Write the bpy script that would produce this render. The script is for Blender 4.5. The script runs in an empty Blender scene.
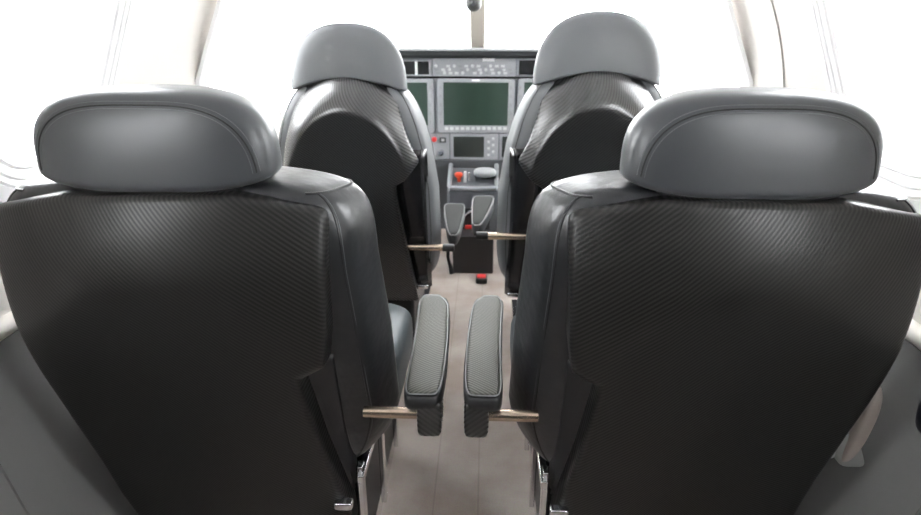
import bpy, bmesh, math, random
from mathutils import Vector, Matrix
random.seed(7)
PI = math.pi
SC = bpy.context.scene
COL = SC.collection
# ------------------------------------------------------------ camera, light, exposure
CAM = Vector((0.047, 0.0, 1.12)); PITCH = math.radians(22.0); YAW = math.radians(2.42); FPX = 600.0
cd = bpy.data.cameras.new('camera'); cam = bpy.data.objects.new('camera', cd); COL.objects.link(cam)
cam.location = CAM; cam.rotation_euler = (PI/2 - PITCH, 0, YAW)
cd.sensor_width = 36; cd.lens = FPX*36/921; cd.clip_start = .02
cd.dof.use_dof = True; cd.dof.focus_distance = 1.05; cd.dof.aperture_fstop = 5.0
SC.camera = cam
w = bpy.data.worlds.new('overcast_sky'); SC.world = w; w.use_nodes = True
w.node_tree.nodes['Background'].inputs[0].default_value = (.98, .985, 1, 1)
w.node_tree.nodes['Background'].inputs[1].default_value = 14.0
SC.view_settings.view_transform = 'Standard'; SC.view_settings.look = 'None'
SC.view_settings.exposure = 0.82; SC.view_settings.gamma = 1; SC.view_settings.use_curve_mapping = False

def P(px, py, Y):
    """world point at depth plane y=Y seen at a pixel (used to measure the instrument panel)"""
    d = Vector(((px-460.5)/FPX, (257.5-py)/FPX, -1)); d = cam.rotation_euler.to_matrix() @ d
    return CAM + d*((Y-CAM.y)/d.y)

# ------------------------------------------------------------ materials
def mat(name, col, rough=.5, metal=0, spec=.5, bump=None, coat=0, var=None, sheen=0):
    m = bpy.data.materials.new(name); m.use_nodes = True; nt = m.node_tree; b = nt.nodes['Principled BSDF']
    b.inputs['Base Color'].default_value = (*col, 1); b.inputs['Roughness'].default_value = rough
    b.inputs['Metallic'].default_value = metal; b.inputs['Specular IOR Level'].default_value = spec
    b.inputs['Coat Weight'].default_value = coat; b.inputs['Coat Roughness'].default_value = .15
    b.inputs['Sheen Weight'].default_value = sheen
    tc = nt.nodes.new('ShaderNodeTexCoord')
    prev = None
    for (sc, st, dist) in (bump or []):
        n = nt.nodes.new('ShaderNodeTexNoise'); n.inputs['Scale'].default_value = sc; n.inputs['Detail'].default_value = 3
        nt.links.new(tc.outputs['Object'], n.inputs['Vector'])
        bp = nt.nodes.new('ShaderNodeBump'); bp.inputs['Strength'].default_value = st; bp.inputs['Distance'].default_value = dist
        nt.links.new(n.outputs['Fac'], bp.inputs['Height'])
        if prev: nt.links.new(prev.outputs[0], bp.inputs['Normal'])
        prev = bp
    if prev: nt.links.new(prev.outputs[0], b.inputs['Normal'])
    if var:
        sc, amt = var
        n = nt.nodes.new('ShaderNodeTexNoise'); n.inputs['Scale'].default_value = sc; n.inputs['Detail'].default_value = 4
        nt.links.new(tc.outputs['Object'], n.inputs['Vector'])
        r = nt.nodes.new('ShaderNodeValToRGB')
        r.color_ramp.elements[0].position = .3; r.color_ramp.elements[1].position = .7
        r.color_ramp.elements[0].color = (*[c*(1-amt) for c in col], 1); r.color_ramp.elements[1].color = (*[min(1, c*(1+amt)) for c in col], 1)
        nt.links.new(n.outputs['Fac'], r.inputs['Fac']); nt.links.new(r.outputs['Color'], b.inputs['Base Color'])
    return m

def twill(name, ca, cb, pu=.0095, pv=.0075, rough=(.34, .5), bumpst=.5, spec=.5, coat=0):
    """diagonal 2x2 twill weave, UV in metres"""
    m = bpy.data.materials.new(name); m.use_nodes = True; nt = m.node_tree; b = nt.nodes['Principled BSDF']
    N = nt.nodes.new; L = nt.links.new
    uv = N('ShaderNodeUVMap'); sx = N('ShaderNodeSeparateXYZ'); L(uv.outputs[0], sx.inputs[0])
    def math_(op, a, bb=None):
        n = N('ShaderNodeMath'); n.operation = op
        for i, v in enumerate((a, bb)):
            if v is None: continue
            if isinstance(v, (int, float)): n.inputs[i].default_value = v
            else: L(v, n.inputs[i])
        return n.outputs[0]
    ph = math_('ADD', math_('MULTIPLY', sx.outputs[0], 2*PI/pu), math_('MULTIPLY', sx.outputs[1], 2*PI/pv))
    s1 = math_('SINE', ph)
    # fine threads crossing the diagonal
    t1 = math_('SINE', math_('MULTIPLY', sx.outputs[0], 2*PI/(pu/4)))
    t2 = math_('SINE', math_('MULTIPLY', sx.outputs[1], 2*PI/(pv/4)))
    th = math_('MULTIPLY', math_('MULTIPLY', t1, t2), .18)
    s = math_('ADD', math_('MULTIPLY', math_('ADD', s1, 1), .5), th)
    mr = N('ShaderNodeMapRange'); mr.inputs[1].default_value = .15; mr.inputs[2].default_value = .85; L(s, mr.inputs[0])
    mx = N('ShaderNodeMix'); mx.data_type = 'RGBA'; L(mr.outputs[0], mx.inputs[0])
    mx.inputs[6].default_value = (*ca, 1); mx.inputs[7].default_value = (*cb, 1); L(mx.outputs[2], b.inputs['Base Color'])
    r = N('ShaderNodeMapRange'); r.inputs[3].default_value = rough[1]; r.inputs[4].default_value = rough[0]; L(mr.outputs[0], r.inputs[0])
    L(r.outputs[0], b.inputs['Roughness'])
    bp = N('ShaderNodeBump'); bp.inputs['Strength'].default_value = bumpst; bp.inputs['Distance'].default_value = .0006
    L(s, bp.inputs['Height']); L(bp.outputs[0], b.inputs['Normal'])
    b.inputs['Specular IOR Level'].default_value = spec; b.inputs['Coat Weight'].default_value = coat; b.inputs['Coat Roughness'].default_value = .3
    return m

LEATHER = mat('charcoal_leather', (.040, .043, .047), .38, spec=.55, bump=[(700, .12, .0006), (45, .12, .002)], sheen=.1)
LEATHF = mat('flare_lightened_leather', (.115, .12, .125), .5, spec=.4, bump=[(600, .1, .0006), (30, .15, .003)])  # lens flare over the black cockpit leather, put into a lighter grey base
LEATHW = mat('creased_black_leather', (.014, .015, .0165), .34, spec=.55, bump=[(700, .12, .0006), (16, .42, .008), (55, .2, .002)])
LEATHD = mat('black_leather', (.012, .012, .013), .42, spec=.45, bump=[(500, .12, .0006)])
LEATHC = mat('slate_cushion_leather', (.045, .054, .059), .45, spec=.5, bump=[(500, .12, .0006)])
STITCH = mat('stitch_thread', (.10, .105, .11), .6)
SEAM = mat('seam_gap', (.008, .008, .009), .6)
CARBON = twill('carbon_twill', (.0015, .0014, .0013), (.019, .018, .017), rough=(.32, .46), spec=.33, bumpst=.2)
CARBONF = twill('satin_carbon_twill', (.0015, .0015, .0015), (.013, .013, .0125), pu=.012, pv=.0095, rough=(.22, .36), spec=.8, coat=.5, bumpst=.3)
CARBONG = twill('gloss_carbon_twill', (.004, .004, .004), (.022, .022, .022), pu=.012, pv=.010, rough=(.18, .35), coat=.3)
WOVEN = twill('woven_grey_pad', (.022, .022, .018), (.072, .070, .058), pu=.0085, pv=.006, rough=(.45, .6), bumpst=.8)
PIPING = mat('piping_grey', (.12, .122, .125), .35)
BRONZE = mat('champagne_metal', (.52, .42, .33), .24, metal=1)
CHROME = mat('chrome', (.7, .7, .72), .14, metal=1)
BLACKP = mat('black_plastic', (.012, .012, .013), .35, bump=[(300, .1, .0005)])
GLOSSB = mat('gloss_black', (.008, .008, .009), .16, spec=.6)
CREAM = mat('cream_wall_vinyl', (.76, .725, .68), .6, bump=[(250, .08, .0006)], var=(3, .02))
WHITE = mat('white_trim', (.86, .85, .85), .4, bump=[(200, .03, .0005)])
GREYL = mat('grey_side_panel', (.16, .16, .155), .55, bump=[(400, .15, .0006)], var=(2, .04))
BEIGE = mat('beige_pad', (.38, .33, .30), .5, bump=[(400, .1, .0006)])
PANELG = mat('panel_grey', (.20, .21, .225), .5, bump=[(300, .05, .0005)], var=(8, .05))
PANELL = mat('bezel_grey', (.34, .35, .37), .42, bump=[(300, .05, .0005)])
PANELD = mat('panel_dark', (.06, .065, .07), .5, bump=[(300, .05, .0005)])
KEYW = mat('key_white', (.62, .63, .64), .4)
LABELW = mat('label_white', (.85, .86, .87), .4)
SCREEN = mat('screen_haze_green', (.028, .05, .038), .12, spec=.6)  # reflection and haze on the screens, put into the green base colour
SCREENG = mat('screen_grey_green', (.03, .036, .033), .14, spec=.6)
SCREENK = mat('screen_black', (.006, .006, .007), .15)
RED = mat('red_plastic', (.55, .03, .03), .35)
ORANGE = mat('orange_red_plastic', (.75, .08, .03), .35)
GREYK = mat('knob_grey', (.30, .31, .32), .4)
BELT = mat('belt_grey', (.32, .33, .32), .5, bump=[(900, .3, .0006)])

def carpet():
    m = bpy.data.materials.new('carpet'); m.use_nodes = True; nt = m.node_tree; b = nt.nodes['Principled BSDF']
    N = nt.nodes.new; L = nt.links.new
    tc = N('ShaderNodeTexCoord'); n = N('ShaderNodeTexNoise'); n.inputs['Scale'].default_value = 5; n.inputs['Detail'].default_value = 5
    L(tc.outputs['Object'], n.inputs[0])
    r = N('ShaderNodeValToRGB'); r.color_ramp.elements[0].position = .35; r.color_ramp.elements[1].position = .65
    r.color_ramp.elements[0].color = (.33, .27, .235, 1); r.color_ramp.elements[1].color = (.50, .44, .40, 1); L(n.outputs[0], r.inputs[0])
    f = N('ShaderNodeTexNoise'); f.inputs['Scale'].default_value = 350; L(tc.outputs['Object'], f.inputs[0])
    mx = N('ShaderNodeMix'); mx.data_type = 'RGBA'; mx.blend_type = 'MULTIPLY'; mx.inputs[0].default_value = .35
    L(r.outputs[0], mx.inputs[6]); L(f.outputs[1], mx.inputs[7])
    # carpet strip seams
    sx = N('ShaderNodeSeparateXYZ'); L(tc.outputs['Object'], sx.inputs[0])
    last = mx.outputs[2]
    for xs in (-.068, .042, -.30, .30):
        a = N('ShaderNodeMath'); a.operation = 'SUBTRACT'; L(sx.outputs[0], a.inputs[0]); a.inputs[1].default_value = xs
        ab = N('ShaderNodeMath'); ab.operation = 'ABSOLUTE'; L(a.outputs[0], ab.inputs[0])
        mr = N('ShaderNodeMapRange'); mr.inputs[1].default_value = .0008; mr.inputs[2].default_value = .003
        mr.inputs[3].default_value = .3; mr.inputs[4].default_value = 0; L(ab.outputs[0], mr.inputs[0])
        m2 = N('ShaderNodeMix'); m2.data_type = 'RGBA'; L(mr.outputs[0], m2.inputs[0]); L(last, m2.inputs[6]); m2.inputs[7].default_value = (.12, .10, .09, 1)
        last = m2.outputs[2]
    L(last, b.inputs['Base Color']); b.inputs['Roughness'].default_value = .9
    bp = N('ShaderNodeBump'); bp.inputs['Strength'].default_value = .5; bp.inputs['Distance'].default_value = .002
    L(f.outputs[0], bp.inputs['Height']); L(bp.outputs[0], b.inputs['Normal'])
    return m
CARPET = carpet()
def glass():
    m = bpy.data.materials.new('window_glass'); m.use_nodes = True; nt = m.node_tree
    for n in list(nt.nodes):
        if n.type != 'OUTPUT_MATERIAL': nt.nodes.remove(n)
    out = nt.nodes[0]; t = nt.nodes.new('ShaderNodeBsdfTransparent'); g = nt.nodes.new('ShaderNodeBsdfGlossy'); g.inputs['Roughness'].default_value = .03
    t.inputs[0].default_value = (.97, .98, .98, 1)
    mx = nt.nodes.new('ShaderNodeMixShader'); mx.inputs[0].default_value = .06
    nt.links.new(t.outputs[0], mx.inputs[1]); nt.links.new(g.outputs[0], mx.inputs[2]); nt.links.new(mx.outputs[0], out.inputs[0])
    return m
GLASS = glass()

# ------------------------------------------------------------ mesh helpers
class MB:
    def __init__(s): s.v = []; s.f = []; s.uv = None
    def grid(s, rows, closed=False, cap0=False, cap1=False):
        base = len(s.v); nr = len(rows); nc = len(rows[0])
        for r in rows: s.v.extend([tuple(p) for p in r])
        for i in range(nr-1):
            for j in range(nc if closed else nc-1):
                k = (j+1) % nc
                s.f.append((base+i*nc+j, base+i*nc+k, base+(i+1)*nc+k, base+(i+1)*nc+j))
        for flag, i in ((cap0, 0), (cap1, nr-1)):
            if flag:
                if flag == 'strip':
                    for j in range(nc//2-1): s.f.append((base+i*nc+j, base+i*nc+j+1, base+i*nc+nc-2-j, base+i*nc+nc-1-j))
                    continue
                c = [sum(p[a] for p in rows[i])/nc for a in range(3)]; s.v.append(tuple(c)); ci = len(s.v)-1
                for j in range(nc): s.f.append((base+i*nc+j, base+i*nc+(j+1) % nc, ci))
        return s
    def sbox(s, c, h, n=6, m=None, nu=28, nv=14, warp=None):
        """superellipsoid block: centre c, half sizes h"""
        m = m or n; rows = []
        for i in range(nv+1):
            ph = -PI/2 + PI*i/nv; rr = []
            if i in (0, nv): ph *= .985
            for j in range(nu):
                th = 2*PI*(j+.5)/nu
                cr = sp(math.cos(ph), 2/m); x = h[0]*cr*sp(math.cos(th), 2/n); y = h[1]*cr*sp(math.sin(th), 2/n); z = h[2]*sp(math.sin(ph), 2/m)
                p = (c[0]+x, c[1]+y, c[2]+z)
                rr.append(warp(*p) if warp else p)
            rows.append(rr)
        return s.grid(rows, True, True, True)
    def box(s, a, b):
        i = len(s.v)
        for z in (a[2], b[2]):
            for x, y in ((a[0], a[1]), (b[0], a[1]), (b[0], b[1]), (a[0], b[1])): s.v.append((x, y, z))
        for q in ((0,3,2,1), (4,5,6,7), (0,1,5,4), (1,2,6,5), (2,3,7,6), (3,0,4,7)): s.f.append(tuple(i+k for k in q))
        return s
    def tube(s, pts, r, n=10, cap=True):
        pts = [Vector(p) for p in pts]; rows = []; up = None
        for i, p in enumerate(pts):
            t = (pts[min(i+1, len(pts)-1)]-pts[max(i-1, 0)]).normalized()
            if up is None:
                up = Vector((0, 0, 1)) if abs(t.z) < .9 else Vector((1, 0, 0))
            a = t.cross(up).normalized(); b = a.cross(t).normalized(); up = b
            rad = r[i] if isinstance(r, (list, tuple)) else r
            rows.append([p + (a*math.cos(2*PI*k/n)+b*math.sin(2*PI*k/n))*rad for k in range(n)])
        return s.grid(rows, True, cap, cap)
    def prism(s, poly, axis, a, b):
        """polygon (list of 2D) extruded along axis from a to b"""
        def pt(p, t): q = list(p); q.insert(axis, t); return tuple(q)
        n = len(poly); i = len(s.v)
        s.v += [pt(p, a) for p in poly]+[pt(p, b) for p in poly]
        s.f.append(tuple(range(i, i+n))); s.f.append(tuple(range(i+n, i+2*n)))
        for k in range(n): s.f.append((i+k, i+(k+1) % n, i+n+(k+1) % n, i+n+k))
        return s
def sp(v, e): return math.copysign(abs(v)**e, v)

def build(name, mb, m, parent=None, s=1, uv=None, bevel=0, smooth=True, sub=0, solid=0, angle=40):
    """one mesh object; s=-1 mirrors the local u axis; uv(co) gives texture coordinates in metres"""
    me = bpy.data.meshes.new(name); me.from_pydata([(v[0]*s, v[1], v[2]) for v in mb.v], [], mb.f)
    if uv:
        l = me.uv_layers.new(name='UVMap')
        for lp in me.loops: l.data[lp.index].uv = uv(mb.v[lp.vertex_index])
    bm = bmesh.new(); bm.from_mesh(me); bmesh.ops.recalc_face_normals(bm, faces=bm.faces); bm.to_mesh(me); bm.free()
    me.materials.append(m); o = bpy.data.objects.new(name, me); COL.objects.link(o)
    if parent: o.parent = parent
    if bevel:
        b = o.modifiers.new('bevel', 'BEVEL'); b.width = bevel; b.segments = 3; b.limit_method = 'ANGLE'
    if solid:
        q = o.modifiers.new('solid', 'SOLIDIFY'); q.thickness = solid; q.offset = -1
    if smooth:
        me.shade_smooth()
        if angle and not (sub):
            me.set_sharp_from_angle(angle=math.radians(angle))
    if sub:
        q = o.modifiers.new('sub', 'SUBSURF'); q.levels = sub; q.render_levels = sub
    return o
def thing(name, label, cat, loc=(0, 0, 0), group=None):
    o = bpy.data.objects.new(name, None); COL.objects.link(o); o.location = loc; o.empty_display_size = .05
    o['label'] = label; o['category'] = cat
    if group: o['group'] = group
    return o
def tag(o, label, cat, group=None):
    o['label'] = label; o['category'] = cat
    if group: o['group'] = group
    return o
def struct(name, mb, m, parent=None, **k):
    o = build(name, mb, m, parent, **k)
    if not parent: o['kind'] = 'structure'
    return o
def lerp_tab(tab, x):
    """tab: list of (x, value) ascending in x"""
    if x <= tab[0][0]: return tab[0][1]
    for (a, va), (b, vb) in zip(tab, tab[1:]):
        if x <= b:
            t = (x-a)/(b-a); t = t*t*(3-2*t) if False else t
            return va+(vb-va)*t
    return tab[-1][1]
def sstep(a, b, x):
    t = max(0, min(1, (x-a)/(b-a))); return t*t*(3-2*t)

# ------------------------------------------------------------ the cabin shell
Y0, Y1 = -.5, 2.32
ZT = 1.52
def xw(z, k=1.0):
    if z >= .6: return k*.775*max(0, 1-(abs(z-.72)/.80)**2.3)**(1/2.3)
    return k*lerp_tab([(0, .58), (.1, .635), (.2, .68), (.35, .728), (.6, .772)], z)
def arc_pts(z0, z1, n, off=0, k=1.0):
    out = []
    for i in range(n+1):
        z = z0+(z1-z0)*math.sin(PI/2*i/n) if z1 > 1.45 else z0+(z1-z0)*i/n
        x = xw(z); e = 1e-3
        if z > 1.515: nx, nz = 0, 1
        else:
            dx = (xw(z+e)-xw(z-e))/(2*e); l = math.hypot(1, dx); nx, nz = 1/l, -dx/l
        out.append((k*(x+off*nx), z+off*nz))
    return out
def kfac(y): return 1.0 if y < 2.3 else 1-.10*((y-2.3)/.9)**1.3
def rrect(y0, y1, z0, z1, r, n=8, e=2.0):
    pts = []
    for cx, cz, a in ((y1-r, z1-r, 0), (y0+r, z1-r, 90), (y0+r, z0+r, 180), (y1-r, z0+r, 270)):
        for i in range(n+1):
            t = math.radians(a+90*i/n); pts.append((cx+r*math.cos(t), cz+r*math.sin(t)))
    return pts
WIN = [(.915, 1.225), (1.755, 1.935), (.06, .37)]
WZ = (.875, 1.35)
def wr(a, b): return min(.11, (b-a)/2-.012)
CPW = [(3.17, 1.27), (2.92, 1.28), (2.86, 1.27), (2.78, 1.22), (2.66, 1.12), (2.50, .97), (2.42, .87), (2.39, .79), (2.45, .71), (2.62, .70), (2.95, .84), (3.17, .93)]
CPC = [(3.3, 1.27)]+CPW[1:-1]+[(3.3, .95)]
ys = [Y0+(Y1-Y0)*i/12 for i in range(13)] + [2.45, 2.6, 2.75, 2.9, 3.05, 3.2]
for s, side in ((-1, 'left'), (1, 'right')):
    inn = arc_pts(.60, 1.38, 18); out = arc_pts(.60, 1.38, 18, .05)
    mb = MB(); rows = []
    for y in ys:
        k = kfac(y); rows.append([(x*k, y, z) for x, z in inn]+[(x*k, y, z) for x, z in reversed(out)])
    mb.grid(rows, True, 'strip', 'strip')
    wall = struct('wall_'+side, mb, CREAM, s=s, angle=50)
    cut = MB()
    for a, b in WIN: cut.prism(rrect(a, b, WZ[0], WZ[1], wr(a, b), 8), 0, .4, 1.0)
    cut.prism(CPC, 0, .3, 1.0)
    c = build('cutter', cut, CREAM, s=s, smooth=False)
    bo = wall.modifiers.new('cut', 'BOOLEAN'); bo.object = c; bo.solver = 'EXACT'; bo.operation = 'DIFFERENCE'
    dg = bpy.context.evaluated_depsgraph_get(); me = bpy.data.meshes.new_from_object(wall.evaluated_get(dg))
    wall.modifiers.clear(); wall.data = me; me.shade_smooth(); me.set_sharp_from_angle(angle=math.radians(40))
    bpy.data.objects.remove(c)
    # lower grey sidewall
    mb = MB(); zs = [0, .1, .2, .35, .5, .612]
    for (a, b) in ((Y0, .742), (.746, 2.3), (2.304, 3.1)):
        rows = []
        for y in [a+(b-a)*i/4 for i in range(5)]:
            k = kfac(y); rows.append([((xw(z)-.012)*k, y, z) for z in zs]+[((xw(z)+.03)*k, y, z) for z in reversed(zs)])
        mb.grid(rows, True, 'strip', 'strip')
    struct('trim_%d' % (1 if s < 0 else 2), mb, GREYL, s=s, angle=60)
    # rounded ledge between them
    mb = MB(); rows = []
    for y in ys[:-2]:
        k = kfac(y)
        rows.append([(k*(.768+.018*math.cos(t)), y, .628+.016*math.sin(t)) for t in [2*PI*i/14 for i in range(14)]])
    mb.grid(rows, True, True, True); struct('trim_%d' % (3 if s < 0 else 4), mb, CREAM, s=s)
    # window frames and panes
    for i, (a, b) in enumerate(WIN):
        prof = [(.075, -.001), (.070, -.010), (.045, -.014), (.042, -.008), (.039, -.014), (.030, -.013), (.0275, -.007), (.025, -.012), (.012, -.011), (.0085, -.005), (.005, -.010), (-.004, -.008), (-.006, .012), (-.014, .03), (-.020, .052)]
        rows = []
        for o_, dx in prof:
            rr = []
            for (y, z) in rrect(a-o_, b+o_, WZ[0]-o_, WZ[1]+o_, max(.012, wr(a, b)+o_), 10):
                rr.append((xw(z)+dx, y, z))
            rows.append(rr)
        fr = struct('window_%d' % (i+1+(0 if s < 0 else 3)), MB().grid(rows, True), WHITE, s=s, angle=35)
        o_ = -.012; pr = MB(); rr = rrect(a-o_, b+o_, WZ[0]-o_, WZ[1]+o_, max(.012, wr(a, b)+o_), 10)
        cen = []; ring = []
        for (y, z) in rr:
            ring.append((xw(z)+.042, y, z))
        ring2 = [(p[0]+.004, p[1], p[2]) for p in ring]
        pr.grid([ring, ring2], True); n = len(ring)
        pr.f.append(tuple(range(n))); pr.f.append(tuple(range(n, 2*n)))
        build('pane', pr, GLASS, fr, s=s, smooth=False)
    # cockpit side window
    rows = []
    cy = sum(p[0] for p in CPW)/len(CPW); cz = sum(p[1] for p in CPW)/len(CPW)
    for f_, dx in ((1.06, -.001), (1.05, -.008), (1.0, -.010), (.985, .0), (.97, .045)):
        rr = []
        for (y, z) in CPW:
            yy = cy+(y-cy)*f_; zz = cz+(z-cz)*f_; rr.append(((xw(zz)+dx)*kfac(yy), yy, zz))
        rows.append(rr)
    fr = struct('window_%d' % (7 if s < 0 else 8), MB().grid(rows, False), WHITE, s=s, angle=35)
    pr = MB(); ring = rows[-1]; ring2 = [(p[0]+.004, p[1], p[2]) for p in ring]; pr.grid([ring, ring2], True); n = len(ring)
    pr.f.append(tuple(range(n))); pr.f.append(tuple(range(n, 2*n)))
    build('pane', pr, GLASS, fr, s=s, smooth=False)
# ceiling
mb = MB(); rows = []
inn = arc_pts(1.38, ZT, 10); out = arc_pts(1.38, ZT, 10, .05)
full = inn+[(-x, z) for x, z in reversed(inn[:-1])]; fo = out+[(-x, z) for x, z in reversed(out[:-1])]
for y in [Y0, -.2, 0, 1, 2, 2.3, 2.45, 2.6, 2.7]:
    k = kfac(y); rows.append([(x*k, y, z) for x, z in full]+[(x*k, y, z) for x, z in reversed(fo)])
struct('ceiling', mb.grid(rows, True, 'strip', 'strip'), WHITE, angle=50)
# unseen light-cutting bulkhead behind the camera, nose bulkhead under the windshield
def bulk(y0, y1, ztop, k=1.0):
    prof = [(xw(z)*k+.03, z) for z in [ztop*(1-(1-i/24)**1.5) for i in range(25)] if z < ZT+.01]
    poly = prof+[(-x, z) for x, z in reversed(prof)]
    return MB().prism(poly, 1, y0, y1)
struct('wall_back', bulk(Y0-.05, Y0, 1.52), mat('light_cutting_bulkhead', (.06, .055, .05), .6), smooth=False)  # unseen, set close and dark so the seat backs reflect less light
struct('wall_front', bulk(3.2, 3.25, .93, .9), PANELD, smooth=False)
struct('floor', MB().box((-.66, Y0, -.03), (.66, 3.2, 0)), CARPET, smooth=False)
mb = MB(); zs = [.66+.6*i/14 for i in range(15)]
mb.grid([[(xw(z)-.0025, 1.50, z) for z in zs], [(xw(z)-.0025, 1.504, z) for z in zs], [(xw(z)+.002, 1.504, z) for z in zs], [(xw(z)+.002, 1.50, z) for z in zs]], False)
struct('trim_8', mb, BEIGE, smooth=False)
# windshield: posts and panes
A = lambda x: (x, 3.17-.25*abs(x), .93); B = lambda x: (x, 2.66-.1*abs(x), 1.47-.35*x*x)
def bar(p, q, w_, d_): 
    p = Vector(p); q = Vector(q); t = (q-p).normalized(); a = Vector((1, 0, 0)); b = t.cross(a).normalized()
    m = MB()
    rows = [[pt+a*w_*c+b*d_*e for c, e in ((-1, -1), (-1.0, 1), (1, 1), (1, -1))] for pt in (p, p.lerp(q, .5), q)]
    return m.grid(rows, True, True, True)
struct('trim_5', bar((0, 3.19, .895), B(0), .036, .022), mat('post_beige', (.40, .36, .31), .6), bevel=.008)
for i, s in enumerate((-1, 1)):
    g = MB(); xs = [.03, .2, .4, .66]
    g.grid([[A(s*x) for x in xs], [B(s*x) for x in xs]]); struct('window_%d' % (9+i), g, GLASS, solid=.004)

# ------------------------------------------------------------ seats
def make_back_shell(D, parent, s, m):
    """moulded carbon shell: outline tables, recline, arched recess, rolled edge"""
    zb = D['zb']; r = D.get('edge', .010); N = 66; M = 84
    inb, outb, top = D['in'], D['out'], D['top']
    def aft(u, z):
        y = (D['ztop']-z)*D['slope']
        a, zp, b = D['arch']
        zc = zp-b
        d_ = math.sqrt((u/a)**2+(max(0, z-zc)/b)**2)-1; e_ = D['crE']
        w_ = (d_+math.sqrt(d_*d_+e_*e_))/2
        y += D['crA']*w_+D['crB']*w_*w_
        return y
    D['aft'] = aft
    cols = [-1.0]*0
    ts = [-1+2*i/N for i in range(N+1)]
    ang = [22.5, 45, 67.5, 90]
    rows = []
    zlist = [zb+ (D['ztop']-zb)*i/M for i in range(M+1)]
    vs = [i/M for i in range(M+1)]
    # denser rows near the notch
    nz = D.get('notch')
    ext = [(0, 0)]
    def col_list():
        L_ = [('s', -1)]
        L_ += [('a', -a_) for a_ in reversed(ang)]
        L_ += [('i', t) for t in ts]
        L_ += [('a', a_) for a_ in ang] + [('s', 1)]
        return L_
    cl = col_list()
    rowdefs = [('i', v) for v in vs]
    if nz:
        for i in range(1, 12):
            z = nz[0]+(nz[1]-nz[0])*i/12; rowdefs.append(('i', (z-zb)/(D['ztop']-zb)))
        rowdefs = sorted(set(rowdefs), key=lambda q: q[1])
    rowdefs += [('a', a_) for a_ in ang]+[('s', 1)]
    for rt, rv in rowdefs:
        row = []
        for ct, cv in cl:
            v = rv if rt == 'i' else 1.0
            sg = 1 if cv > 0 else -1
            zz = zb+v*(D['ztop']-zb)
            hi, ho = lerp_tab(inb, zz), lerp_tab(outb, zz)
            if ct == 'i':
                u = -ho+r + (cv+1)/2*(hi+ho-2*r); dy = 0
            elif ct == 'a':
                a_ = math.radians(abs(cv)); u = (hi-r+r*math.sin(a_)) if sg > 0 else -(ho-r+r*math.sin(a_)); dy = r*(1-math.cos(a_))
            else:
                u = hi if sg > 0 else -ho; dy = r+D['skirt']
            h = hi if u > 0 else ho
            zt = lerp_tab(top, abs(u)) if u > 0 else lerp_tab(D.get('topo', top), abs(u))
            rc = D['rc']; e = max(0, abs(u)-(h-rc)); zt -= rc-math.sqrt(max(0, rc*rc-e*e))
            z = zb+v*(zt-r-zb); 
            if rt == 'a': a_ = math.radians(rv); z = zt-r+r*math.sin(a_); dy = max(dy, r*(1-math.cos(a_)))
            if rt == 's': z = zt; dy = max(dy, r+D['skirt']*.7)
            row.append((u, aft(u, z)+dy, z))
        rows.append(row)
    o = build('back_shell', MB().grid(rows), m, parent, s=s, uv=lambda c: (c[0]+.8*c[1]*(1 if c[0] > 0 else -1)*min(1, abs(c[0])/.1), c[2]-.6*c[1]), solid=.004, angle=60)
    # bottom skirt of the shell is open, hidden by the base
    return o

def block_fn(D):
    """leather backrest: superelliptic rings stacked along the recline"""
    def S(th, ph):
        n = D['n']; of = D.get('outf'); zc, hb, ht = D['zc'], D['hb'], D['ht']
        sv = sp(math.sin(ph), 2/D['nv']); z = zc+(ht if sv > 0 else hb)*sv
        r = sp(math.cos(ph), 2/D['nv'])
        c = sp(math.cos(th), 2/n); q = sp(math.sin(th), 2/n)
        h = lerp_tab(D['hw'], z)
        if of and c < 0: h *= lerp_tab(of, z)
        u = h*c*r*(1+D['taper']*q)
        y = (D['z0']-z)*D['slope']+D['yc']+D['hd']*q*(r**.6)
        y += D['ct']*max(0, z-D['czc'])**2
        z -= D['fall']*(u/h)**2
        return (u, y, z)
    return S
def mesh_fn(S, nu, nv):
    rows = []
    for i in range(nv+1):
        ph = -PI/2+PI*i/nv; ph *= .992
        rows.append([S(2*PI*(j+.5)/nu, ph) for j in range(nu)])
    return MB().grid(rows, True, True, True)
def seam_tubes(path, r=.0011):
    return MB().tube(path, r, 6)

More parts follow.
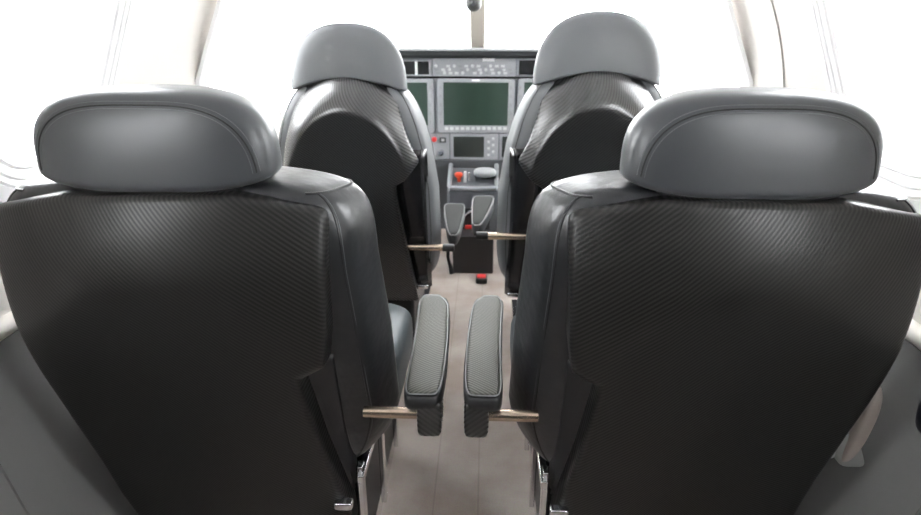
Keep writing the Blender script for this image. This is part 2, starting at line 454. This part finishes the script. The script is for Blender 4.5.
def headrest(D, parent, s):
    W, hd, yc, zc, hb, ht = D['W'], D['hd'], D['yc'], D['zc'], D['hb'], D['ht']
    nt, nb, nr = D['nt'], D.get('nb', 7), D.get('nr', 3.2)
    arch = D.get('arch', 0)
    def S(th, ph):
        n = nt if ph > 0 else nb
        z = zc+(ht if ph > 0 else hb)*sp(math.sin(ph), 2/n); r = abs(math.cos(ph))**(2/n)
        u = W*r*sp(math.cos(th), 2/nr); q = sp(math.sin(th), 2/nr); y = yc+hd*(r**.75)*q
        u *= 1-D.get('pinch', .06)*max(0, q)
        z2 = z-arch*(abs(u)/W)**2*max(0, 1-max(0, z-zc)/ht)
        return (u, y+D.get('lean', .1)*(z-zc)*-1*0, z2)
    def aft(u, z):
        r = (1-min(.999, max(0, (z-zc)/ht))**nt)**(1/nt)
        q = 1-min(1, abs(u)/(W*r))**nr
        return yc-hd*(r**.75)*max(0, q)**(1/nr)
    o = build('headrest', mesh_fn(S, 64, 40), D.get('mat', LEATHER), parent, s=s, angle=0)
    # welt seam round the rear panel
    su, sz, zb = D['seam']
    for off, rad, m, nm in ((0, .0011, SEAM, 'seam_line'), (.0045, .0006, STITCH, 'stitch_line'), (-.0045, .0006, STITCH, 'stitch_line')):
        if 'mat' in D: break
        pts = []
        for i in range(61):
            t = .10+(PI-.20)*i/60; u = (su+off)*sp(math.cos(t), 2/3.4); z = zb+(sz+off)*sp(math.sin(t), 2/2.6)
            y = aft(u, z)
            z -= arch*(abs(u)/W)**2*max(0, 1-max(0, z-zc)/ht)
            pts.append((u, y-.0002, z))
        build(nm, MB().tube(pts, rad, 6), m, o, s=s)
    # bottom welt
    pts = [S(PI+PI*i/40, -.9) for i in range(41)]
    build('piping', MB().tube([(p[0]*1.005, p[1]-.001, p[2]) for p in pts], .0022, 6), LEATHD, o, s=s)
    return o

def rear_seat(cx, s, label):
    t = thing('passenger_seat', label, 'seat', (cx, .72, 0), 'passenger seats in the cabin')
    D = dict(zb=.20, ztop=.893, slope=.20, arch=(.205, .765, .20), crA=.045, crB=.06, crE=.05, skirt=.040, rc=.014,
             notch=(.60, .66), edge=.009,
             **{'in': [(.27, .228), (.45, .200), (.60, .184), (.615, .186), (.645, .226), (.70, .234), (.905, .245)],
                'out': [(.20, .182), (.30, .197), (.40, .204), (.53, .221), (.70, .247), (.905, .262)]},
             top=[(0, .891), (.12, .889), (.16, .881), (.25, .860), (.3, .850)])
    make_back_shell(D, t, s, CARBON)
    B = dict(n=4.6, nv=9, zc=.64, hb=.32, ht=.262, hw=[(.30, .262), (.45, .300), (.55, .305), (.75, .288), (.9, .285)], taper=.10, z0=.905, slope=.2, yc=.124, hd=.068, outf=[(.3, .74), (.55, .80), (.7, .88), (.85, .97), (.9, .98)], fall=.018, ct=1.3, czc=.74)
    S = block_fn(B)
    b = build('backrest', mesh_fn(S, 72, 48), LEATHW, t, s=s, angle=0)
    # seams on the inboard and outboard flanks
    for side in (0, 1):
        for dth, m, r, nm in ((0, SEAM, .0012, 'seam_line'), (.05, STITCH, .0006, 'stitch_line')):
            pts = []
            for i in range(50):
                ph = -1.1+ (1.1+.98)*i/49; th = -.40+dth
                if side: th = PI-th
                pts.append(S(th, ph))
            build(nm, MB().tube([(p[0]*1.001, p[1], p[2]+.0002) for p in pts], r, 6), m, b, s=s)
        for k, ph in ((0, .97),):
            pts = [S((-.62+1.2*i/40) if not side else PI-(-.62+1.2*i/40), ph) for i in range(41)]
            build('piping', MB().tube(pts, .0022 if k == 0 else .0012, 6), LEATHD, b, s=s)
    headrest(dict(W=.173, hd=.062, yc=.128, zc=.908, hb=.024, ht=.121, nb=3.5, arch=-.012, nt=3.1, seam=(.154, .122, .887), pinch=.05), t, s)
    for u in (-.06, .06): build('headrest_post', MB().tube([(u, .13, .80), (u, .13, .895)], .006, 8), CHROME, t, s=s)
    # gap panel between shell and leather
    # inset side panel below the notch
    rows = []
    for i in range(15):
        z = .275+(.605-.275)*i/14; y = (.905-z)*.2
        e = lerp_tab(D['in'], min(z, .60))
        rows.append([(e-.012, y+.036, z), (e+.004, y+.052, z), (.225, y+.058, z), (.235, y+.075, z)])
    build('side_panel', MB().grid(rows), LEATHD, t, s=s, solid=.004)
    br = MB().sbox((.222, .118, .292), (.017, .010, .008), 5)
    build('bracket', br, CHROME, t, s=s)
    for z_, e_ in ((.43, -.226), (.29, -.206)):
        build('belt_guide', MB().sbox((e_, (.905-z_)*.2+.035, z_), (.011, .008, .010), 4), KEYW if z_ > .4 else CHROME, t, s=s)
    # seat cushion
    def cw(u, y, z):
        return (u, y, z + .018*math.cos(min(PI, abs(y-.42)/.28*PI/2)) - .02*max(0, (y-.50)/.2)**2)
    c = build('seat_cushion', MB().sbox((.0, .46, .375), (.298, .265, .075), 5, 5, 64, 24, cw), LEATHC, t, s=s, angle=0)
    for off in (0, .012):
        pts = []
        for i in range(33):
            q = i/32; y = .22+.46*q; u = .262-off-.10*q**3-.03*math.exp(-((q-.1)/.2)**2)
            x_, y_, z_ = cw(u, y, .375+.075*(1-(abs(y-.46)/.265)**5)**.2*(1-(abs(u)/.298)**5 if False else 1)**.2)
            r5 = (1-min(.99, (abs(u)/.298)**5+(abs(y-.46)/.265)**5))**(1/5)
            z_ = cw(u, y, .375+.075*r5)[2]
            pts.append((u, y, z_+.0004))
        build('seam_line', MB().tube(pts, .0012, 6), SEAM, c, s=s)
    # base
    build('seat_base', MB().box((-.20, .19, .055), (.235, .60, .30)), BLACKP, t, s=s, bevel=.012)
    fr = MB()
    for y in (.17, .38, .58): fr.box((.236, y, .04), (.248, y+.022, .33))
    fr.box((.238, .16, .30), (.252, .62, .318))
    build('chrome_frame', fr, CHROME, t, s=s, bevel=.002)
    for u in (-.21, .21):
        build('seat_rail', MB().box((u-.022, .10, 0), (u+.022, .66, .055)), CHROME if u > 0 else BLACKP, t, s=s, bevel=.004)
    # armrest: top pad, leather body, carbon end block, rod
    cu = abs(cx)-.050; dy = -.72
    a0, a1 = .800+dy, 1.165+dy; cy = (a0+a1)/2; hy = (a1-a0)/2
    def bend(u, y, z):
        q = (y-a0)/(a1-a0); return (u + .006*math.sin(q*PI) - .010*q, y, z+.006*q)
    ab = build('armrest', MB().sbox((cu, cy, .540), (.0335, hy, .019), 7, 5, 60, 16, bend), LEATHD, t, s=s, angle=0)
    def pw(u, y, z):
        q = (y-a0)/(a1-a0); f = 1-.42*sstep(.86, 1.0, q)*(1 if u > cu else .3)
        u2 = cu+(u-cu)*f; return bend(u2, y, z)
    build('arm_pad', MB().sbox((cu, cy, .557), (.0285, hy-.006, .006), 7, 3, 60, 12, pw), WOVEN, ab, s=s, uv=lambda c_: (-c_[0], c_[1]), angle=0)
    pts = []
    for j in range(73):
        th = 2*PI*j/72; p = pw(cu+.0298*sp(math.cos(th), 2/7), cy+(hy-.0045)*sp(math.sin(th), 2/7), .5575); pts.append(p)
    build('piping', MB().tube(pts, .0012, 6, False), PIPING, ab, s=s)
    build('arm_block', MB().sbox((cu+.0115, a0+.033, .508), (.0205, .033, .037), 7, 5, 40, 14), CARBONG, ab, s=s, uv=lambda c_: (c_[0]+c_[1], c_[2]))
    build('screw', MB().tube([(cu+.004, a0+.02, .466), (cu+.004, a0+.02, .476)], .003, 8).tube([(cu+.018, a0+.02, .466), (cu+.018, a0+.02, .476)], .003, 8), CHROME, ab, s=s)
    build('arm_rod', MB().tube([(.268, .133, .485), (cu+.003, .133, .485)], .0100, 20), BRONZE, ab, s=s)
    return t

def pilot_seat(cx, y, dz, s, label, arm):
    t = thing('pilot_seat', label, 'seat', (cx, y, 0), 'pilot seats in the cockpit')
    D = dict(zb=.22+dz, ztop=.968+dz, slope=.17, arch=(.195, .868+dz, .30), crA=.20, crB=.48, crE=.02, skirt=.030, rc=.03,
             notch=(.65+dz, .78+dz),
             **{'in': [(.22+dz, .195), (.64+dz, .140), (.685+dz, .140), (.785+dz, .212), (.80+dz, .207), (.84+dz, .190), (.92+dz, .166), (.97+dz, .15)],
                'out': [(.22+dz, .19), (.45+dz, .20), (.75+dz, .205), (.84+dz, .192), (.92+dz, .172), (.97+dz, .155)]},
             top=[(0, .968+dz), (.06, .964+dz), (.10, .952+dz), (.135, .932+dz), (.17, .90+dz)])
    make_back_shell(D, t, s, CARBONF)
    B = dict(n=4.2, nv=7, zc=.62+dz, hb=.36, ht=.325, hw=[(.26+dz, .255), (.5+dz, .262), (.70+dz, .256), (.83+dz, .222), (.95+dz, .182)], taper=.06, z0=.968+dz, slope=.17, yc=.130, hd=.070, fall=.02, ct=1.0, czc=.72+dz)
    S = block_fn(B)
    b = build('backrest', mesh_fn(S, 72, 52), LEATHF, t, s=s, angle=0)
    for side in (0, 1):
        th = .25 if not side else PI-.25
        build('seam_line', MB().tube([S(th, -1.1+2.45*i/49) for i in range(50)], .0014, 6), SEAM, b, s=s)
        th = -.45 if not side else PI+.45
        build('seam_line', MB().tube([S(th, -1.1+2.45*i/49) for i in range(50)], .0014, 6), SEAM, b, s=s)
    headrest(dict(mat=LEATHF, W=.176, hd=.070, yc=.165, zc=.968+dz, hb=.022, ht=.132, nt=2.2, nr=2.5, arch=.045, seam=(.12, .05, .99+dz) if False else (.118, .112, .965+dz), pinch=.12), t, s)
    rows = []
    for i in range(15):
        z = .24+dz+(.50)*i/14; yy = (.968+dz-z)*.17
        e = lerp_tab(D['in'], min(z, .62+dz))
        rows.append([(e-.012, yy+.05, z), (e+.018, yy+.062, z), (.215+.01*(.66-z), yy+.060, z), (.235, yy+.085, z)])
    build('side_panel', MB().grid(rows), GLOSSB, t, s=s, solid=.004)
    build('bracket', MB().sbox((.205, .155, .262+dz), (.022, .010, .008), 5), CHROME, t, s=s)
    build('seat_cushion', MB().sbox((0, .43, .35+dz), (.24, .23, .07), 5, 5, 48, 20), LEATHC, t, s=s, angle=0)
    build('seat_base', MB().box((-.17, .20, .05), (.17, .58, .30)), BLACKP, t, s=s, bevel=.012)
    for u in (-.17, .17): build('seat_rail', MB().box((u-.02, .10, 0), (u+.02, .62, .05)), CHROME, t, s=s, bevel=.004)
    # arm on its rod
    z = arm['z']; ry = arm['y']-y; x1 = arm['xe']; ue = abs(x1-cx); um = abs(arm['xm']-cx)
    rod = build('arm_rod', MB().tube([(.160, ry, z), (um, ry, z)], .011, 16), BRONZE, t, s=s)
    build('rod_collar', MB().tube([(um-.002, ry, z), (ue, ry, z)], .0125, 16), BLACKP, rod, s=s)
    ya, yb_, za, zb_ = arm['pad']; ya -= y; yb_ -= y
    uc0, uc1 = arm['uc']
    def wp(u, yy, zz):
        q = (yy-ya)/(yb_-ya); q = max(0, min(1, q)); f = .26+.74*q**.7
        c0 = abs(uc0-cx)+(abs(uc1-cx)-abs(uc0-cx))*q
        return (c0+u*f, yy, za+(zb_-za)*q+zz+.012*q*q)
    def wp2(u, yy, zz): return wp(u, yy, zz)
    ar = build('armrest', MB().sbox((0, (ya+yb_)/2, -.02), (arm['w'], (yb_-ya)/2, .022), 6, 5, 48, 12, wp), BLACKP, t, s=s, angle=0)
    build('arm_pad', MB().sbox((0, (ya+yb_)/2, .002), (arm['w']-.005, (yb_-ya)/2-.006, .005), 6, 3, 48, 10, wp), mat('pad_dark', (.010, .011, .010), .75, spec=.3), ar, s=s, angle=0)
    pts = []
    for j in range(61):
        th = 2*PI*j/60; pts.append(wp((arm['w']-.002)*sp(math.cos(th), 2/6), (ya+yb_)/2+((yb_-ya)/2-.003)*sp(math.sin(th), 2/6), .001))
    build('piping', MB().tube(pts, .0018, 6, False), PIPING, ar, s=s)
    return t

rear_seat(-.424, 1, 'large dark passenger seat filling the left foreground, twill carbon back')
rear_seat(.411, -1, 'large dark passenger seat filling the right foreground, twill carbon back')
pilot_seat(-.368, 1.70, 0, 1, 'left cockpit seat with rounded grey headrest, the lower one of the pair',
           dict(z=.414, y=1.83, xm=-.087, xe=-.051, pad=(1.86, 2.12, .445, .465), uc=(-.056, -.064), w=.043))
pilot_seat(.351, 1.585, .03, -1, 'right cockpit seat with rounded grey headrest, the taller one beside the console',
           dict(z=.497, y=1.72, xm=.056, xe=.0226, pad=(1.76, 1.95, .515, .545), uc=(.022, .044), w=.040))

# ------------------------------------------------------------ instrument panel
PY = 2.72
ip = thing('instrument_panel', 'grey cockpit instrument panel with dark green screens under the windshield', 'instrument panel', (0, PY, 0))
def W2(px, py, Y=PY): p = P(px, py, Y); return (p.x, p.z)
def plate(name, x0, y0, x1, y1, m, front, depth, parent=ip, bevel=.002, corner=0):
    """a plate on the panel measured by its corners; front = how far its face stands proud"""
    Y = PY-front
    xa, za = W2(x0, y1, Y); xb, zb = W2(x1, y0, Y); xa2, _ = W2(x0, y0, Y); xb2, _ = W2(x1, y1, Y)
    xa = (xa+xa2)/2; xb = (xb+xb2)/2
    c = (0, PY, 0)
    if corner:
        poly = rrect(xa, xb, za, zb, corner, 4); mb = MB().prism([(p[0], p[1]) for p in poly], 1, -front, -front+depth)
    else: mb = MB().box((xa, -front, za), (xb, -front+depth, zb))
    o = build(name, mb, m, parent, bevel=bevel, smooth=False)
    return o
def knob(name, px, py, r, m, h=.015, base=.0, parent=ip):
    x, z = W2(px, py, PY-base-h)
    return build(name, MB().tube([(x, -base, z), (x, -base-h*.7, z), (x, -base-h, z)], [r, r*.95, r*.8], 14), m, parent)
z_lo = W2(475, 161)[1]; z_hi = W2(475, 57)[1]
build('panel_face', MB().box((-.56, 0, z_lo), (.56, .03, z_hi)), PANELG, ip, bevel=.003, smooth=False)
build('panel_body', MB().box((-.55, .03, z_lo+.03), (.55, .42, z_hi)), PANELD, ip, smooth=False)
# glareshield: rounded brow
rows = []
zt = W2(475, 49.3, PY-.06)[1]
for i in range(41):
    x = -.60+1.2*i/40; e = max(0, abs(x)-.40)/.20; dz = -.05*e*e; dyy = .10*e*e
    prof = [(.02, z_hi-.004), (-.05, z_hi-.002), (-.068, z_hi+.010), (-.066, zt-.006), (-.055, zt), (.05, zt), (.40, zt-.03), (.40, z_hi-.01)]
    rows.append([(x, a+dyy, b+dz) for a, b in prof])
build('glareshield', MB().grid(rows, True, True, True), mat('glareshield_black', (.022, .025, .026), .7, spec=.25, bump=[(300, .1, .0005)]), ip, angle=30)
# top strip
b = plate('standby_display', 393, 60, 431.5, 76, PANELL, .008, .008); plate('screen', 396, 61.5, 429, 74.5, SCREENK, .0095, .004, b)
plate('switch_guard', 415, 61, 417.5, 75, LABELW, .014, .006, b)
b = plate('autopilot_panel', 433, 58.5, 516, 76.3, PANELL, .006, .006)
for i in range(13):
    for j, yy in enumerate((66.2, 69.8, 73.2)):
        if (i*3+j*5) % 11 == 3: continue
        x = 437+i*6.1+(j-1)*1.2
        if (i+j) % 3 == 0: knob('knob', x, yy, .0068, KEYW, .014, .006, b)
        else: plate('button', x-1.9, yy-1.2, x+1.9, yy+1.2, KEYW if (i*j+i) % 4 else GREYK, .010, .004, b, bevel=.0005)
plate('placard', 482.5, 57.6, 494.5, 61.4, LABELW, .0085, .003, b, bevel=.0005)
b = plate('standby_display', 517, 58.8, 556, 75.5, PANELL, .008, .008); plate('screen', 519, 60.3, 553, 74.8, SCREENK, .0095, .004, b)
plate('panel_groove', 395, 76.8, 560, 78.2, SCREENK, .001, .002, bevel=0)
# three big displays
for x0, x1, nm in ((356, 433.5, 0), (437.5, 514, 1), (517.5, 594, 2)):
    b = plate('display_unit', x0, 79, x1, 132.5, PANELL, .014, .016, corner=.012)
    plate('screen', x0+6, 82.6, x1-6, 125.2, SCREEN, .0155, .004, b, bevel=.001)
    for i in range(12):
        xx = x0+9+(x1-x0-18)*i/11; plate('soft_key', xx-1.7, 127.2, xx+1.7, 130, KEYW, .018, .005, b, bevel=.0008)
    for k in range(5):
        for xx in (x0+3, x1-3): plate('side_key', xx-1.2, 86+k*8.5, xx+1.2, 89.5+k*8.5, GREYK, .018, .005, b, bevel=.0008)
    plate('placard', (x0+x1)/2-4, 79.4, (x0+x1)/2+4, 81.3, LABELW, .0158, .003, b, bevel=.0004)
# lower row
b = plate('switch_panel', 408, 134, 449, 159, PANELL, .006, .006)
knob('red_knob', 434, 140, .012, RED, .018, .006, b); plate('button', 439.5, 137.5, 446, 142.8, PANELD, .012, .006, b)
plate('button', 441.3, 139, 444.2, 141.4, KEYW, .014, .003, b, bevel=.0004)
knob('knob', 441, 153.5, .014, CHROME, .022, .006, b); knob('knob', 428, 153, .010, GREYK, .018, .006, b)
b = plate('controller_unit', 450.5, 134, 498, 159.5, PANELL, .008, .010, corner=.005)
plate('screen', 453.5, 136.8, 484, 157, SCREENG, .0095, .004, b, bevel=.001)
for j in range(6):
    for i in range(2): plate('button', 487.3+i*4.6, 137.6+j*3.3, 489.8+i*4.6, 139.6+j*3.3, KEYW if (i+j) % 2 else GREYK, .012, .005, b, bevel=.0006)
b = plate('controller_unit', 499.5, 134, 545, 159.5, PANELL, .008, .010, corner=.005)
plate('screen', 502, 136.8, 522, 157, SCREENG, .0095, .004, b, bevel=.001)
for j in range(4): plate('button', 526, 138+j*5, 531, 141+j*5, KEYW, .012, .005, b, bevel=.0006)
plate('lower_lip', 396, 161, 560, 166.5, PANELD, .030, .04)

# ------------------------------------------------------------ centre console
cc = thing('centre_console', 'grey centre console with throttle tray between the cockpit seats', 'console', (0, 2.60, 0))
sx0, sx1 = -.118, .105
zf, zr = .405, .478
poly = [(-.06, .19), (-.06, zf), (-.05, zf+.01), (.09, zr), (.09, .19)]
build('console_body', MB().prism([(p[0], p[1]) for p in poly], 0, sx0, sx1), mat('console_grey', (.085, .09, .10), .5), cc, bevel=.012, smooth=False)
build('tray_rim', MB().tube([(sx0+.008, .085, zr+.012), (sx0+.008, -.045, zf+.020), (sx0+.012, -.058, zf+.015), (0, -.060, zf+.012), (sx1-.012, -.058, zf+.015), (sx1-.008, -.045, zf+.020), (sx1-.008, .085, zr+.012)], .010, 10), PANELG, cc)
build('console_base', MB().box((sx0+.02, -.03, 0), (sx1-.015, .09, .195)), BLACKP, cc, bevel=.006, smooth=False)
build('console_recess', MB().box((-.075, -.066, .23), (.07, -.058, .33)), BLACKP, cc, bevel=.003, smooth=False)
k = build('trim_knob', MB().tube([(-.070, .0, zf+.03), (-.070, -.012, zf+.058)], .008, 12).sbox((-.070, -.014, zf+.062), (.017, .012, .012), 3), ORANGE, cc)
k = build('flap_lever', MB().box((-.048, -.012, zf+.02), (-.036, .005, zf+.075)), KEYW, cc, bevel=.003, smooth=False)
build('flap_lever', MB().box((-.030, .0, zf+.02), (-.018, .018, zf+.070)), CHROME, cc, bevel=.003, smooth=False)
k = build('throttle_lever', MB().tube([(.045, .03, zf+.04), (.045, .0, zf+.06)], .010, 10), GREYK, cc)
build('throttle_grip', MB().sbox((.045, .0, zf+.07), (.050, .035, .022), 2.6, 2.4, 32, 14), GREYK, k)
# chrome latch and red catches on the aft face
arc_ = [(.0+.05*math.cos(math.radians(a)), -.072, .27+.05*math.sin(math.radians(a))) for a in range(80, 185, 8)]
build('chrome_latch', MB().tube(arc_, .005, 8), CHROME, cc)
build('red_catch', MB().sbox((-.022, -.072, .245), (.018, .008, .008), 5), RED, cc)
build('red_catch', MB().sbox((.022, -.072, .25), (.006, .008, .010), 5), RED, cc)

# floor buckle
bk = thing('seatbelt_buckle', 'red push button seat belt buckle lying on the aisle carpet by the console', 'seat belt buckle', (.018, 2.48, 0))
bp_ = P(481.5, 279, 2.48); bk.location.x = bp_.x
build('buckle_case', MB().sbox((0, 0, .014), (.026, .030, .014), 6), BLACKP, bk)
build('push_button', MB().sbox((0, -.004, .027), (.020, .020, .007), 6), RED, bk)
# dangling strap by the left cockpit armrest
tag(build('belt_strap', MB().tube([(-.079, 1.95, .375), (-.080, 1.955, .33), (-.070, 1.95, .29), (-.066, 1.95, .27)], [.007, .006, .007, .009], 8), BLACKP), 'short black strap dangling under the left cockpit armrest', 'strap')
# compass
cp = P(473.5, 3, 2.84)
c = thing('magnetic_compass', 'small round dark compass hanging on the windshield centre post', 'compass', (cp.x, 2.84, cp.z))
build('compass_case', MB().sbox((0, 0, 0), (.036, .030, .036), 2.2), mat('compass_grey', (.03, .03, .028), .5), c)
build('compass_face', MB().sbox((0, -.025, .0), (.014, .006, .014), 2.2), PANELD, c)
build('mount_arm', MB().tube([(0, .02, .0), (0, .055, .01)], .009, 8), BLACKP, c)

# outboard details on the right sidewall
o = thing('stowed_armrest', 'rounded beige armrest folded down beside the right sidewall', 'armrest', (0, 0, 0))
o.location = (.712, .87, 0)
def tw(u, y, z): return (u+(z-.47)*.16+.10*max(0, z-.47)*0, y, z)
build('beige_flap', MB().sbox((-.028, 0, .476), (.015, .028, .080), 3, 2.4, 32, 18, tw), BEIGE, o)
o2 = tag(build('belt_end', MB().sbox((.676, .865, .428), (.024, .012, .036), 4, 5, 24, 12, lambda u, y, z: (u-(z-.428)*.45, y, z)), BELT), 'light grey belt end hanging beside the right passenger seat', 'belt')
o3 = tag(build('cup_holder', MB().sbox((xw(.55)-.020, .80, .55), (.012, .022, .042), 3, 3, 24, 12), BLACKP), 'black oval recess cup on the right grey side panel', 'cup holder')
